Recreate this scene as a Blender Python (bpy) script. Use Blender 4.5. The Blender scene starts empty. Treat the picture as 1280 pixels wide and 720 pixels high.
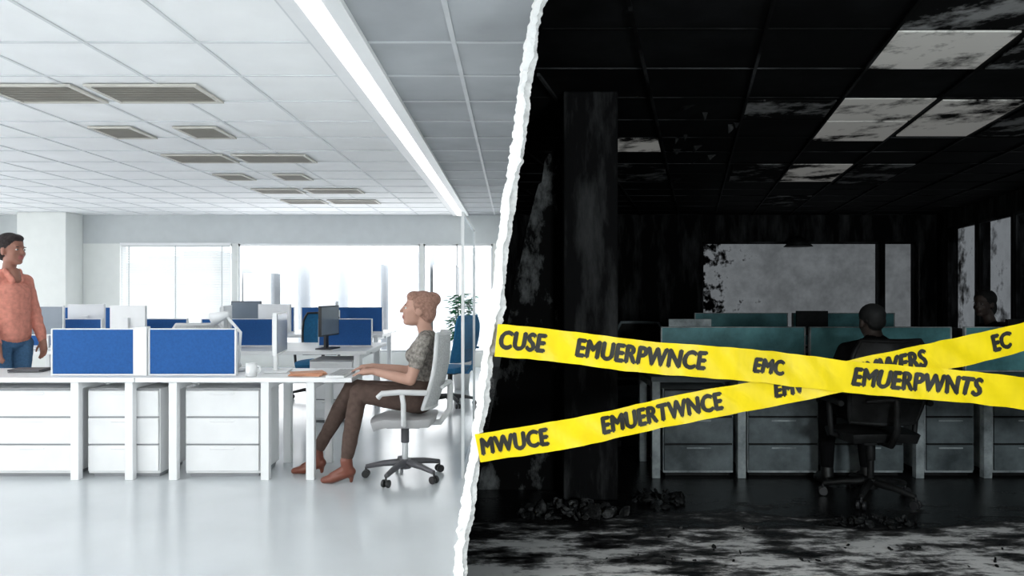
import bpy, bmesh, math, random
import numpy as np
from mathutils import Vector, Matrix, noise
random.seed(7)
S = bpy.context.scene
S.view_settings.view_transform = 'Standard'
COL = S.collection
V = Vector
F = 900.0; CH = 1.4; H = 2.7; YB = 12.8
def wx(px, d): return (px-640)/F*d          # measured position in the photo at a known real depth
def wz(py, d): return CH-(py-360)/F*d

# ------------------------------------------------------------------ materials
def nodes(name):
    m = bpy.data.materials.new(name); m.use_nodes = True
    nt = m.node_tree; b = nt.nodes['Principled BSDF']
    return m, nt, b
def mat(name, c, rough=.5, metal=0, var=.06, scale=6, bump=0, emit=0, alpha=None, stretch=None, spec=None, sheen=None):
    m, nt, b = nodes(name)
    tc = nt.nodes.new('ShaderNodeTexCoord'); mp = nt.nodes.new('ShaderNodeMapping')
    nt.links.new(tc.outputs['Object'], mp.inputs[0])
    if stretch: mp.inputs['Scale'].default_value = stretch
    n = nt.nodes.new('ShaderNodeTexNoise'); n.inputs['Scale'].default_value = scale; n.inputs['Detail'].default_value = 5
    nt.links.new(mp.outputs[0], n.inputs['Vector'])
    r = nt.nodes.new('ShaderNodeValToRGB')
    r.color_ramp.elements[0].position = .3; r.color_ramp.elements[1].position = .7
    r.color_ramp.elements[0].color = (*[max(0, x*(1-var)) for x in c], 1)
    r.color_ramp.elements[1].color = (*[min(1, x*(1+var)) for x in c], 1)
    nt.links.new(n.outputs['Fac'], r.inputs[0]); nt.links.new(r.outputs[0], b.inputs['Base Color'])
    b.inputs['Roughness'].default_value = rough; b.inputs['Metallic'].default_value = metal
    if spec is not None: b.inputs['Specular IOR Level'].default_value = spec
    if bump:
        bp = nt.nodes.new('ShaderNodeBump'); bp.inputs['Strength'].default_value = bump; bp.inputs['Distance'].default_value = .01
        nt.links.new(n.outputs['Fac'], bp.inputs['Height']); nt.links.new(bp.outputs[0], b.inputs['Normal'])
    if emit:
        b.inputs['Emission Color'].default_value = (*c, 1); b.inputs['Emission Strength'].default_value = emit
    return m
def blotch(name, dark, light, lo, hi, scale, rough=.7, stretch=None, bump=.5, detail=8, spec=.3, glow=0):
    """two tone burnt surface; glow = emission added in the pale parts to brighten them"""
    m = mat(name, dark, rough, 0, .3, scale, bump, stretch=stretch, spec=spec)
    r = [n for n in m.node_tree.nodes if n.type == 'VALTORGB'][0]
    n = [n for n in m.node_tree.nodes if n.type == 'TEX_NOISE'][0]; n.inputs['Detail'].default_value = detail
    n.inputs['Roughness'].default_value = .65
    r.color_ramp.elements[0].position = lo; r.color_ramp.elements[1].position = hi
    r.color_ramp.elements[0].color = (*dark, 1); r.color_ramp.elements[1].color = (*light, 1)
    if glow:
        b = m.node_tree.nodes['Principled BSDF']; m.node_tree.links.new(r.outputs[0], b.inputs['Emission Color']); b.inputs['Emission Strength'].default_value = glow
    return m
def glass(name, tint, gl=.06, soot=None):
    """soot = (scale, lo, hi, x_dirty, x_clean): soot thins out from x_dirty to x_clean"""
    m = bpy.data.materials.new(name); m.use_nodes = True; nt = m.node_tree; nt.nodes.clear()
    o = nt.nodes.new('ShaderNodeOutputMaterial'); mx = nt.nodes.new('ShaderNodeMixShader')
    t = nt.nodes.new('ShaderNodeBsdfTransparent'); g = nt.nodes.new('ShaderNodeBsdfGlossy')
    g.inputs['Roughness'].default_value = .05; t.inputs[0].default_value = (*tint, 1)
    mx.inputs[0].default_value = gl
    nt.links.new(t.outputs[0], mx.inputs[1]); nt.links.new(g.outputs[0], mx.inputs[2]); nt.links.new(mx.outputs[0], o.inputs[0])
    if soot:
        tc = nt.nodes.new('ShaderNodeTexCoord'); n = nt.nodes.new('ShaderNodeTexNoise'); n.inputs['Scale'].default_value = soot[0]
        n.inputs['Detail'].default_value = 9; n.inputs['Roughness'].default_value = .7
        sp = nt.nodes.new('ShaderNodeSeparateXYZ'); nt.links.new(tc.outputs['Object'], sp.inputs[0])
        mr = nt.nodes.new('ShaderNodeMapRange'); mr.inputs['From Min'].default_value = soot[3]; mr.inputs['From Max'].default_value = soot[4]
        mr.inputs['To Min'].default_value = -.03; mr.inputs['To Max'].default_value = .22; nt.links.new(sp.outputs['X'], mr.inputs[0])
        ad = nt.nodes.new('ShaderNodeMath'); ad.operation = 'ADD'
        r = nt.nodes.new('ShaderNodeValToRGB'); e = r.color_ramp.elements
        e[0].position = soot[1]; e[1].position = .85
        e[0].color = (0.01, .01, .01, 1); e[1].color = (*[q*.78 for q in tint], 1)
        k = e.new(soot[2]); k.color = (*tint, 1)
        nt.links.new(tc.outputs['Object'], n.inputs[0]); nt.links.new(n.outputs[0], ad.inputs[0]); nt.links.new(mr.outputs[0], ad.inputs[1])
        nt.links.new(ad.outputs[0], r.inputs[0]); nt.links.new(r.outputs[0], t.inputs[0])
    return m

M = {}
M['tile'] = mat('ceiling_tile_white', (.88, .89, .90), .8, var=.03, scale=3, bump=.05)
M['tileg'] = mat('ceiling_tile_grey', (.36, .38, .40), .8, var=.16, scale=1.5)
M['grid'] = mat('ceiling_grid_grey', (.66, .68, .70), .5)
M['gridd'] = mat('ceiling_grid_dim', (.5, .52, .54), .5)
M['vent'] = mat('vent_tan', (.36, .34, .30), .6)
M['ventf'] = mat('vent_frame', (.6, .58, .53), .6)
M['strip'] = mat('strip_light', (1, 1, 1), .5, emit=1.6)
M['fill_panel'] = mat('fill_panel_glow', (1, .99, .97), .5, emit=23.0)  # emission for the added overhead fill panels
M['floor'] = mat('floor_vinyl', (.58, .615, .64), .18, var=.06, scale=1.3, bump=.02, spec=.5)
M['wall'] = mat('wall_paint', (.78, .80, .78), .8, var=.02)
M['wallg'] = mat('wall_header_grey', (.58, .61, .62), .7, var=.03)
M['white'] = mat('white_laminate', (.82, .83, .84), .4, var=.02)
M['whites'] = mat('white_drawer', (.78, .79, .80), .4, var=.03)
M['seam'] = mat('seam_grey', (.30, .31, .33), .6)
M['blue'] = mat('blue_fabric', (.012, .09, .30), .85, var=.10, scale=60)
M['bluec'] = mat('blue_chair_fabric', (.02, .16, .33), .85, var=.15, scale=40)
M['alu'] = mat('aluminium', (.70, .72, .74), .3, .4, var=.03)
M['black'] = mat('black_plastic', (.02, .02, .022), .4)
M['dgrey'] = mat('dark_grey_plastic', (.10, .10, .11), .5)
M['meshw'] = mat('chair_mesh_grey', (.46, .47, .48), .8, var=.20, scale=90)
M['cgrey'] = mat('chair_grey', (.40, .40, .41), .5)
M['lgrey'] = mat('chair_light_frame', (.64, .65, .66), .4)
M['paper'] = mat('torn_paper', (.95, .95, .94), .9, var=.06, scale=30, bump=.8)
M['paperg'] = mat('torn_paper_layer', (.74, .74, .73), .9, var=.2, scale=30, bump=.8)
M['blind'] = mat('blind_slat', (.86, .88, .88), .6, var=.02)
M['bldg'] = mat('far_building', (.40, .43, .46), .8, var=.12, scale=.3)
M['screen'] = mat('monitor_screen', (.20, .24, .29), .15)
M['wood'] = mat('orange_folder', (.62, .30, .18), .6)
M['leaf'] = mat('leaf_green', (.04, .26, .12), .5, var=.4, scale=12)
M['pot'] = mat('pot_ceramic', (.7, .7, .7), .4)
M['soil'] = mat('soil', (.05, .03, .02), .9)
M['glass'] = glass('clear_glass', (.96, .975, .98), .04)
M['wglass'] = glass('window_glass', (1, 1, 1), .03)
M['sglass'] = glass('sooty_glass', (.200, .206, .210), .01, (3.6, .44, .52, 3.5, 4.7))
M['sglass2'] = glass('sooty_glass_side', (.215, .222, .228), .01, (1.3, .42, .56, 7.9, 6.2))
M['char'] = blotch('charred_surface', (.0020, .0021, .0023), (.014, .015, .016), .45, .8, 1.3, .75, spec=.10)
M['charw'] = blotch('charred_wall', (.003, .003, .0033), (.070, .071, .072), .47, .76, 3.0, .8, stretch=(1.6, 1.6, .35), spec=.12, bump=.9)
M['plaster'] = blotch('scorched_plaster', (.003, .003, .003), (.17, .175, .175), .53, .70, 4.5, .9, stretch=(1, 1, .6), spec=.1, bump=.9)
M['sootile'] = blotch('sooty_tile_glow', (.003, .003, .003), (.62, .61, .58), .40, .50, 2.0, .9, spec=.1, glow=.15, detail=12)  # intact tiles with added glow so they come out brighter
M['sootile2'] = blotch('sooty_tile_dark', (.003, .003, .003), (.30, .30, .30), .50, .60, 2.6, .9, spec=.1, detail=12)
M['gridb'] = blotch('burnt_grid', (.003, .003, .003), (.075, .077, .08), .48, .72, 1.0, .6, spec=.08)
M['bcab'] = blotch('sooty_cabinet', (.045, .056, .060), (.17, .20, .21), .35, .7, 3.0, .5, spec=.3)
M['bcabf'] = blotch('sooty_cabinet_frame', (.12, .14, .145), (.46, .50, .51), .35, .65, 4.0, .5)
M['teal'] = blotch('sooty_teal_panel', (.035, .11, .12), (.14, .38, .40), .35, .7, 2.0, .5)
M['bplast'] = blotch('melted_plastic', (.004, .004, .004), (.024, .025, .026), .4, .8, 6, .55, spec=.2)
M['ash'] = blotch('ash_debris', (.008, .008, .008), (.15, .15, .15), .45, .75, 9, .9)
M['yellow'] = mat('yellow_tape', (.88, .67, .006), .42, var=.08, scale=5, bump=.25, stretch=(3, 1, 1), spec=.25)
M['ink'] = mat('black_ink', (.012, .012, .008), .6)

# burnt floor: char with pale ash swept into the area in front of the desks
def burnt_floor():
    m, nt, b = nodes('burnt_floor_ash')
    tc = nt.nodes.new('ShaderNodeTexCoord'); sp = nt.nodes.new('ShaderNodeSeparateXYZ')
    nt.links.new(tc.outputs['Object'], sp.inputs[0])
    mp = nt.nodes.new('ShaderNodeMapping'); mp.inputs['Scale'].default_value = (.9, 2.2, 1); nt.links.new(tc.outputs['Object'], mp.inputs[0])
    n = nt.nodes.new('ShaderNodeTexNoise'); n.inputs['Scale'].default_value = 2.0; n.inputs['Detail'].default_value = 12; n.inputs['Roughness'].default_value = .74
    nt.links.new(mp.outputs[0], n.inputs[0])
    mr = nt.nodes.new('ShaderNodeMapRange')   # more ash near the doorway side
    mr.inputs['From Min'].default_value = 4.75; mr.inputs['From Max'].default_value = 4.0
    mr.inputs['To Min'].default_value = -.17; mr.inputs['To Max'].default_value = .05
    nt.links.new(sp.outputs['Y'], mr.inputs[0])
    ad = nt.nodes.new('ShaderNodeMath'); ad.operation = 'ADD'
    nt.links.new(n.outputs['Fac'], ad.inputs[0]); nt.links.new(mr.outputs[0], ad.inputs[1])
    r = nt.nodes.new('ShaderNodeValToRGB'); e = r.color_ramp.elements
    e[0].position = .48; e[0].color = (.006, .006, .0065, 1); e[1].position = .60; e[1].color = (.86, .85, .84, 1)
    k = r.color_ramp.elements.new(.53); k.color = (.12, .12, .12, 1)
    nt.links.new(ad.outputs[0], r.inputs[0]); nt.links.new(r.outputs[0], b.inputs['Base Color'])
    b.inputs['Specular IOR Level'].default_value = .5
    rr = nt.nodes.new('ShaderNodeMapRange'); rr.inputs['From Min'].default_value = .4; rr.inputs['From Max'].default_value = .55   # wet where bare, dry where ash lies
    rr.inputs['To Min'].default_value = .10; rr.inputs['To Max'].default_value = .9; nt.links.new(ad.outputs[0], rr.inputs[0]); nt.links.new(rr.outputs[0], b.inputs['Roughness'])
    bp = nt.nodes.new('ShaderNodeBump'); bp.inputs['Strength'].default_value = .35; bp.inputs['Distance'].default_value = .02
    nt.links.new(n.outputs['Fac'], bp.inputs['Height']); nt.links.new(bp.outputs[0], b.inputs['Normal'])
    return m
M['bfloor'] = burnt_floor()

# ------------------------------------------------------------------ mesh builder
class Obj:
    def __init__(s, name): s.name = name; s.bm = bmesh.new(); s.mats = []
    def mi(s, m):
        m = M[m] if isinstance(m, str) else m
        if m not in s.mats: s.mats.append(m)
        return s.mats.index(m)
    def face(s, vs, m, smooth=False):
        try: f = s.bm.faces.new(vs)
        except ValueError: return
        f.material_index = s.mi(m); f.smooth = smooth
    def poly(s, pts, m): s.face([s.bm.verts.new(p) for p in pts], m)
    def prism(s, bot, top, m):
        n = len(bot); a = [s.bm.verts.new(p) for p in bot]; b = [s.bm.verts.new(p) for p in top]
        s.face(a[::-1], m); s.face(b, m)
        for i in range(n): s.face([a[i], a[(i+1) % n], b[(i+1) % n], b[i]], m)
    def box(s, x0, x1, y0, y1, z0, z1, m):
        s.prism([(x0, y0, z0), (x1, y0, z0), (x1, y1, z0), (x0, y1, z0)], [(x0, y0, z1), (x1, y0, z1), (x1, y1, z1), (x0, y1, z1)], m)
    def tube(s, pts, r, m, n=10, closed=False, rs=None):
        pts = [V(p) for p in pts]; N = len(pts); rings = []; u = None
        for i, p in enumerate(pts):
            if closed: t = (pts[(i+1) % N]-pts[i-1])
            else: t = pts[min(i+1, N-1)]-pts[max(i-1, 0)]
            t.normalize()
            if u is None: u = t.orthogonal().normalized()
            u = (u-t*u.dot(t)).normalized(); v = t.cross(u); rr = rs[i] if rs else r
            rings.append([s.bm.verts.new(p+(u*math.cos(a)+v*math.sin(a))*rr) for a in [2*math.pi*k/n for k in range(n)]])
        for i in range(N if closed else N-1):
            a, b = rings[i], rings[(i+1) % N]
            for k in range(n): s.face([a[k], a[(k+1) % n], b[(k+1) % n], b[k]], m, True)
        if not closed: s.face(rings[0][::-1], m); s.face(rings[-1], m)
    def done(s, loc=(0, 0, 0), rz=0, bevel=0, recalc=True):
        if recalc: bmesh.ops.recalc_face_normals(s.bm, faces=s.bm.faces[:])
        me = bpy.data.meshes.new(s.name); s.bm.to_mesh(me); s.bm.free()
        for m in s.mats: me.materials.append(m)
        o = bpy.data.objects.new(s.name, me); COL.objects.link(o); o.location = loc; o.rotation_euler = (0, 0, rz)
        if bevel:
            b = o.modifiers.new('b', 'BEVEL'); b.width = bevel; b.segments = 2; b.limit_method = 'ANGLE'; b.angle_limit = .7
        return o

# leaning divider sheet between the two halves of the office
def dx(y, z): return -0.0189*y-0.1389*(CH-z)
XL = -9.6; Y0 = -2.5
SK = .255
def rx(y): return 7.55-SK*(YB-y)             # right (burnt) wall runs obliquely

# ------------------------------------------------------------------ shell
o = Obj('floor'); o.prism([(XL, Y0, -.1), (dx(Y0, 0), Y0, -.1), (dx(YB, 0), YB, -.1), (XL, YB, -.1)], [(XL, Y0, 0), (dx(Y0, 0), Y0, 0), (dx(YB, 0), YB, 0), (XL, YB, 0)], 'floor'); o.done()
o = Obj('floor_burnt'); a = lambda z: [(dx(Y0, 0), Y0, z), (rx(Y0), Y0, z), (rx(YB), YB, z), (dx(YB, 0), YB, z)]
o.prism(a(-.1), a(0), 'bfloor'); o.done()
o = Obj('ceiling')
o.prism([(XL, Y0, H), (-.9, Y0, H), (-.9, YB, H), (XL, YB, H)], [(XL, Y0, H+.1), (-.9, Y0, H+.1), (-.9, YB, H+.1), (XL, YB, H+.1)], 'tile')
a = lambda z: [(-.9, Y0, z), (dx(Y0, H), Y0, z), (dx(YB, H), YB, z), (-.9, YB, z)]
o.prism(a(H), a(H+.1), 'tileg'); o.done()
o = Obj('ceiling_burnt'); a = lambda z: [(dx(Y0, H), Y0, z), (rx(Y0), Y0, z), (rx(YB), YB, z), (dx(YB, H), YB, z)]
o.prism(a(H), a(H+.1), 'char'); o.done()
# suspended ceiling grid (clean side)
o = Obj('ceiling_grid')
x = -1.06
while x > XL: o.box(x-.010, x+.010, Y0, YB-.02, H-.006, H-.0005, 'grid'); x -= .6
y = Y0+.3
while y < YB:
    o.box(XL+.02, -1.0, y-.010, y+.010, H-.0065, H-.0005, 'grid')
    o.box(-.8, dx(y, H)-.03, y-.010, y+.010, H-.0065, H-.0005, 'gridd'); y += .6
o.prism([(-.32, Y0, H-.006), (-.295, Y0, H-.006), (-.295, YB-.02, H-.006), (-.32, YB-.02, H-.006)], [(-.32, Y0, H-.0005), (-.295, Y0, H-.0005), (-.295, YB-.02, H-.0005), (-.32, YB-.02, H-.0005)], 'gridd')
o.done()
o = Obj('linear_ceiling_light')
o.box(-1.04, -.76, Y0+.1, YB-.1, H-.03, H-.001, 'white'); o.box(-.955, -.845, Y0+.15, YB-.15, H-.034, H-.0305, 'strip'); o.done()
# burnt grid
o = Obj('ceiling_grid_burnt')
s0 = -2.9
while s0 < 4.6:
    yy = [Y0+.05+i*.1 for i in range(int((YB-Y0-.1)/.1))]
    ok = [q for q in yy if dx(q, H)+.04 < s0+SK*q < rx(q)-.04]
    if len(ok) > 1:
        a_, b_ = ok[0], ok[-1]
        o.prism([(s0+SK*a_-.009, a_, H-.02), (s0+SK*a_+.009, a_, H-.02), (s0+SK*b_+.009, b_, H-.02), (s0+SK*b_-.009, b_, H-.02)],
                [(s0+SK*a_-.009, a_, H-.001), (s0+SK*a_+.009, a_, H-.001), (s0+SK*b_+.009, b_, H-.001), (s0+SK*b_-.009, b_, H-.001)], 'gridb')
    s0 += .65
y = Y0+.25
while y < YB: o.box(dx(y, H)+.04, rx(y)-.04, y-.005, y+.005, H-.008, H-.001, 'gridb'); y += .65
o.done()
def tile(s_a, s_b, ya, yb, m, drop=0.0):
    o = Obj('ceiling_tile_sooty_glow' if m == 'sootile' else 'ceiling_tile_sooty')
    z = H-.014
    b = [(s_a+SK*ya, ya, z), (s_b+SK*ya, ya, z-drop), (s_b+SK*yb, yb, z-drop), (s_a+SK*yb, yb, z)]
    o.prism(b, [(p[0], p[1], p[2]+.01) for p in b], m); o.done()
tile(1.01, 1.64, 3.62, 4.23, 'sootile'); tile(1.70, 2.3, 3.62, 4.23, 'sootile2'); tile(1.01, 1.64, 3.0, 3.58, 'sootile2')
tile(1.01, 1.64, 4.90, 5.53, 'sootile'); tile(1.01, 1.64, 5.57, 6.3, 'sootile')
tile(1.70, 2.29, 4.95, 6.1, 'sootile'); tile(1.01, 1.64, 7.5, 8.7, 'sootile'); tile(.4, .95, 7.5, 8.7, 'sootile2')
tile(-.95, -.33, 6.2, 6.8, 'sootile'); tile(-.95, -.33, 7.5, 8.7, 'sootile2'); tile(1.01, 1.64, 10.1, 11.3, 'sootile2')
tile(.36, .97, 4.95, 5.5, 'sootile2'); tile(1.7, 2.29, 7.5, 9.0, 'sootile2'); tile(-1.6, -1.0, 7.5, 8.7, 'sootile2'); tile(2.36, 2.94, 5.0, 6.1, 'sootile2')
# ceiling debris hanging down: charred, torn membrane flaps
o = Obj('hanging_ceiling_debris')
for i in range(12):
    y = random.uniform(4.8, 8.5); x = random.uniform(.1, .8)+SK*y*.8; L = random.uniform(.02, .07); wd_ = random.uniform(.03, .10); t = random.uniform(-.05, .05)
    o.prism([(x, y, H-.021), (x+wd_, y+t, H-.021), (x+wd_, y+t+.006, H-.021), (x, y+.006, H-.021)], [(x+wd_*.3+t, y+.02, H-.021-L), (x+wd_*.55+t, y+.02+t, H-.021-L*.8), (x+wd_*.55+t, y+.026+t, H-.021-L*.8), (x+wd_*.3+t, y+.026, H-.021-L)], 'bplast')
o.done()

def wall_windows(name, segs, y, zt, zb, m, mh, thick=.2):
    """segs = solid x ranges; windows = gaps"""
    o = Obj(name); x0 = segs[0][0]; x1 = segs[-1][1]
    o.box(x0, x1, y, y+thick, zt, H, mh); o.box(x0, x1, y, y+thick, 0, zb, m)
    for a, b in segs: o.box(a, b, y, y+thick, zb, zt, m)
    return o
B = lambda px: wx(px, YB)
dback = dx(YB, 1.4)
segs = [(XL, XL+.3), (B(42), B(150)), (B(290), B(297)), (B(525), B(529)), (dback-.1, dback+.06)]
o = wall_windows('wall_back', segs, YB, 2.19, .25, 'wall', 'wallg'); o.done()
wn = 1
def window(x0, x1, z0, z1, y, mul, gm, fm, name=None):
    global wn
    o = Obj('window_%d' % wn); wn += 1; w = .03
    o.box(x0, x1, y+.04, y+.09, z0, z0+.04, fm); o.box(x0, x1, y+.04, y+.09, z1-.04, z1, fm)
    for xm in [x0+w/2, x1-w/2]+mul: o.box(xm-w/2, xm+w/2, y+.04, y+.09, z0, z1, fm)
    o.box(x0+.01, x1-.01, y+.06, y+.066, z0+.02, z1-.02, gm); return o.done()
window(XL+.3, B(42), .25, 2.19, YB, [], 'wglass', 'alu')
window(B(150), B(290), .25, 2.19, YB, [], 'wglass', 'alu')
window(B(297), B(525), .25, 2.19, YB, [], 'wglass', 'alu')
window(B(529), dback-.1, .25, 2.19, YB, [B(571)], 'wglass', 'alu')
o = Obj('column'); o.box(B(45), B(104), YB-.5, YB-.002, 0, H-.001, 'wall'); o.done(bevel=.01)
def blinds(x0, x1, z0, z1, y):
    o = Obj('window_blind'); z = z1
    o.box(x0, x1, y-.05, y, z1, z1+.05, 'white')
    while z > z0: 
        o.prism([(x0, y-.035, z-.026), (x1, y-.035, z-.026), (x1, y-.015, z), (x0, y-.015, z)], [(x0, y-.035, z-.024), (x1, y-.035, z-.024), (x1, y-.015, z+.002), (x0, y-.015, z+.002)], 'blind'); z -= .030
    for xx in (x0+.15, (x0+x1)/2, x1-.15): o.box(xx-.008, xx+.008, y-.03, y-.024, z0, z1, 'wallg')
    o.done()
blinds(B(152), B(289), .3, 2.15, YB-.01); blinds(XL+.32, B(41), .3, 2.15, YB-.01)
# left side wall with windows (out of frame, daylight source)
o = Obj('wall_left')
o.box(XL-.2, XL, Y0, YB+.2, 0, .5, 'wall'); o.box(XL-.2, XL, Y0, YB+.2, 2.3, H+.1, 'wall')
for ya in (-2.5, 1.0, 4.5, 8.0, 11.5): o.box(XL-.2, XL, ya, min(ya+.5, YB+.2), .5, 2.3, 'wall')
o.box(XL-.2, XL, 12.3, YB+.2, .5, 2.3, 'wall'); o.done()
# wall behind camera
o = Obj('wall_front'); o.box(XL, dx(Y0, 1.4), Y0-.2, Y0, 0, H, 'wall'); o.done()
o = Obj('wall_front_burnt'); o.box(dx(Y0, 1.4), rx(Y0), Y0-.2, Y0, 0, H, 'charw'); o.done()
# burnt back wall
segs = [(dback+.06, B(878)), (B(1101), B(1106)), (B(1146), B(1148)), (B(1150), rx(YB)+.3)]
o = wall_windows('wall_back_burnt', segs, YB, wz(302, YB), .62, 'charw', 'charw'); o.done()
for a_, b_ in ((878, 1101), (1106, 1146)): window(B(a_), B(b_), .62, wz(302, YB), YB, [], 'sglass', 'gridb')
# burnt right wall (oblique) with windows
o = Obj('wall_right_burnt')
def rseg(ya, yb, z0, z1):
    b = [(rx(ya), ya, z0), (rx(ya)+.2, ya, z0), (rx(yb)+.2, yb, z0), (rx(yb), yb, z0)]
    o.prism(b, [(p[0], p[1], z1) for p in b], 'charw')
rseg(Y0, YB+.2, 0, .7); rseg(Y0, YB+.2, 2.42, H+.1); rseg(Y0, 5.2, .7, 2.42); rseg(12.3, YB+.2, .7, 2.42); rseg(10.95, 11.05, .7, 2.42); rseg(9.7, 9.78, .7, 2.42); rseg(7.4, 7.6, .7, 2.42)
o.done()
for ya, yb in ((11.05, 12.3), (9.78, 10.95), (7.6, 9.7), (5.2, 7.4)):
    o = Obj('window_%d' % wn); wn += 1
    def sl(y1, y2, z0, z1, t, m):
        b = [(rx(y1)+.04-t, y1, z0), (rx(y1)+.04+t, y1, z0), (rx(y2)+.04+t, y2, z0), (rx(y2)+.04-t, y2, z0)]
        o.prism(b, [(p[0], p[1], z1) for p in b], m)
    sl(ya, yb, .7, .74, .03, 'gridb'); sl(ya, yb, 2.38, 2.42, .03, 'gridb'); sl(ya, ya+.04, .7, 2.42, .03, 'gridb'); sl(yb-.04, yb, .7, 2.42, .03, 'gridb'); sl(ya+.01, yb-.01, .72, 2.40, .003, 'sglass2'); o.done()
# divider sheet
YT = 3.0
o = Obj('divider_and_light_block')
for y0_, y1_ in ((YT+.03, YB), (Y0, -.6)):  # rear span is added, unseen, to block light between the halves
    for sgn, m in ((-1, 'wall'), (1, 'charw')):
        e = sorted((0, sgn*.009))
        o.prism([(dx(y0_, 0)+e[0], y0_, 0), (dx(y0_, 0)+e[1], y0_, 0), (dx(y1_, 0)+e[1], y1_, 0), (dx(y1_, 0)+e[0], y1_, 0)],
                [(dx(y0_, H)+e[0], y0_, H), (dx(y0_, H)+e[1], y0_, H), (dx(y1_, H)+e[1], y1_, H), (dx(y1_, H)+e[0], y1_, H)], m)
o.done()
# torn edge of the divider
o = Obj('torn_paper_edge')
def fn(z, k, sc=1): return noise.fractal(V((z*sc, k, 0)), 1.0, 2.2, 6)
N = 900; prev = None
for i in range(N+1):
    z = .002+(H-.004)*i/N; c = dx(YT, z)
    l = c-.026+.020*fn(z, 1.3, 3)+.009*fn(z, 9, 30); r = c+.026+.024*fn(z, 5.1, 3.5)+.008*fn(z, 19, 34)
    l = min(l, c-.010); r = max(r, c+.010)
    m1 = l+(r-l)*(.66+.26*fn(z, 7.7, 6))
    ff = lambda q: YT+.005*fn(z, q, 14)
    row = [o.bm.verts.new(p) for p in ((l, YT+.028, z), (l, ff(2)+.012, z), (l+.3*(m1-l), ff(3), z), (m1, ff(4), z), (m1, ff(4)+.01, z), (r, ff(5)+.016, z), (r, YT+.028, z))]
    if prev:
        for k in range(6): o.face([prev[k], prev[k+1], row[k+1], row[k]], 'paperg' if k in (3, 4) else 'paper')
        o.face([prev[6], prev[0], row[0], row[6]], 'paper')
    prev = row
o.done()

# ceiling vents
for yv in (4.78, 5.98, 7.18, 8.38, 9.58, 10.78):
    for xa, xb in ((-3.40, -2.80), (-2.72, -2.0)):
        if yv in (5.98, 8.38): xb = xa+.35
        o = Obj('ceiling_vent'); y0_, y1_ = yv-.22, yv+.22; z = H-.02
        o.box(xa, xb, y0_, y0_+.03, z, H-.007, 'ventf'); o.box(xa, xb, y1_-.03, y1_, z, H-.007, 'ventf')
        o.box(xa, xa+.03, y0_+.03, y1_-.03, z, H-.007, 'ventf'); o.box(xb-.03, xb, y0_+.03, y1_-.03, z, H-.007, 'ventf')
        k = y0_+.045
        while k < y1_-.04: o.prism([(xa+.03, k, z+.001), (xb-.03, k, z+.001), (xb-.03, k+.012, z+.001), (xa+.03, k+.012, z+.001)], [(xa+.03, k+.012, H-.007), (xb-.03, k+.012, H-.007), (xb-.03, k+.02, H-.007), (xa+.03, k+.02, H-.007)], 'vent'); k += .03
        o.box(xa+.03, xb-.03, y0_+.03, y1_-.03, H-.0085, H-.007, 'vent'); o.done()
# added fill light panels, out of view overhead, to brighten the room
for cx, cy in ((-1.9, .9), (-3.9, .9), (-5.9, .9), (-7.9, .9), (-1.9, -1.3), (-4.9, -1.3), (-6.4, 3.0), (-8.2, 5.4)):
    o = Obj('added_fill_panel'); o.box(cx-.62, cx+.62, cy-.32, cy+.32, H-.03, H-.007, 'white'); o.box(cx-.59, cx+.59, cy-.29, cy+.29, H-.034, H-.0305, 'fill_panel'); o.done()

# glass partition
o = Obj('glass_partition'); gx = -.362; gh = 1.96
for yy in (5.3, 6.86): o.box(gx-.011, gx+.011, yy-.011, yy+.011, 0, gh, 'alu')
o.box(gx-.004, gx+.004, 5.312, 6.848, .03, gh-.02, 'glass')
o.box(gx-.011, gx+.011, 5.312, 6.848, 0, .03, 'alu'); o.box(gx-.010, gx+.010, 5.312, 6.848, gh-.02, gh, 'alu')
o.done()
# city outside the clean windows
o = Obj('city_building')
for i in range(16):
    x = -30+i*2.2+random.random(); w = 1.0+random.random()*1.5; h = 2.0+random.random()*2.0
    o.box(x, x+w, 45, 48, -6, h, 'bldg')
    for k in range(int(h)): o.box(x+.1, x+w-.1, 44.95, 45, k*1.0+.2, k*1.0+.6, 'bldg')
o.done()

# ------------------------------------------------------------------ furniture
def pedestal(name, x0, x1, y0, y1, h, body, front, seam):
    o = Obj(name); o.box(x0, x1, y0+.02, y1, .03, h, body); o.box(x0+.02, x1-.02, y0+.05, y1-.02, 0, .03, seam)
    n = 3; z = .045; hh = (h-.05)/n
    for i in range(n):
        za = z+i*hh; o.box(x0+.006, x1-.006, y0, y0+.02, za+.005, za+hh-.008, front)
        o.box(x0+.006, x1-.006, y0+.012, y0+.021, za+hh-.009, za+hh+.004, seam)
        o.box((x0+x1)/2-.09, (x0+x1)/2+.09, y0-.008, y0, za+hh-.035, za+hh-.022, body)
    return o.done(bevel=.004)
def bench(name, x0, x1, y0, y1, legs, top, leg, t=.035):
    o = Obj(name); o.box(x0, x1, y0, y1, .75-t, .75, top)
    o.box(x0+.05, x1-.05, (y0+y1)/2-.02, (y0+y1)/2+.02, .67, .75-t, leg)
    for x in legs:
        o.box(x-.03, x+.03, y0+.02, y0+.075, .0, .75-t, leg); o.box(x-.03, x+.03, y1-.08, y1-.02, 0, .75-t, leg)
        o.box(x-.025, x+.025, y0+.075, y1-.08, .66, .75-t, leg)
    return o.done(bevel=.004)
def screen_panel(name, x0, x1, y, z0, z1, m, fr):
    o = Obj(name); o.box(x0+.012, x1-.012, y-.014, y+.014, z0+.012, z1-.008, m)
    o.box(x0, x1, y-.018, y+.018, z0, z0+.012, fr); o.box(x0, x1, y-.016, y+.016, z1-.008, z1, fr); o.box(x0, x0+.012, y-.018, y+.018, z0+.012, z1-.008, fr); o.box(x1-.012, x1, y-.018, y+.018, z0+.012, z1-.008, fr)
    return o.done(bevel=.003)
YD = 5.22
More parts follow.
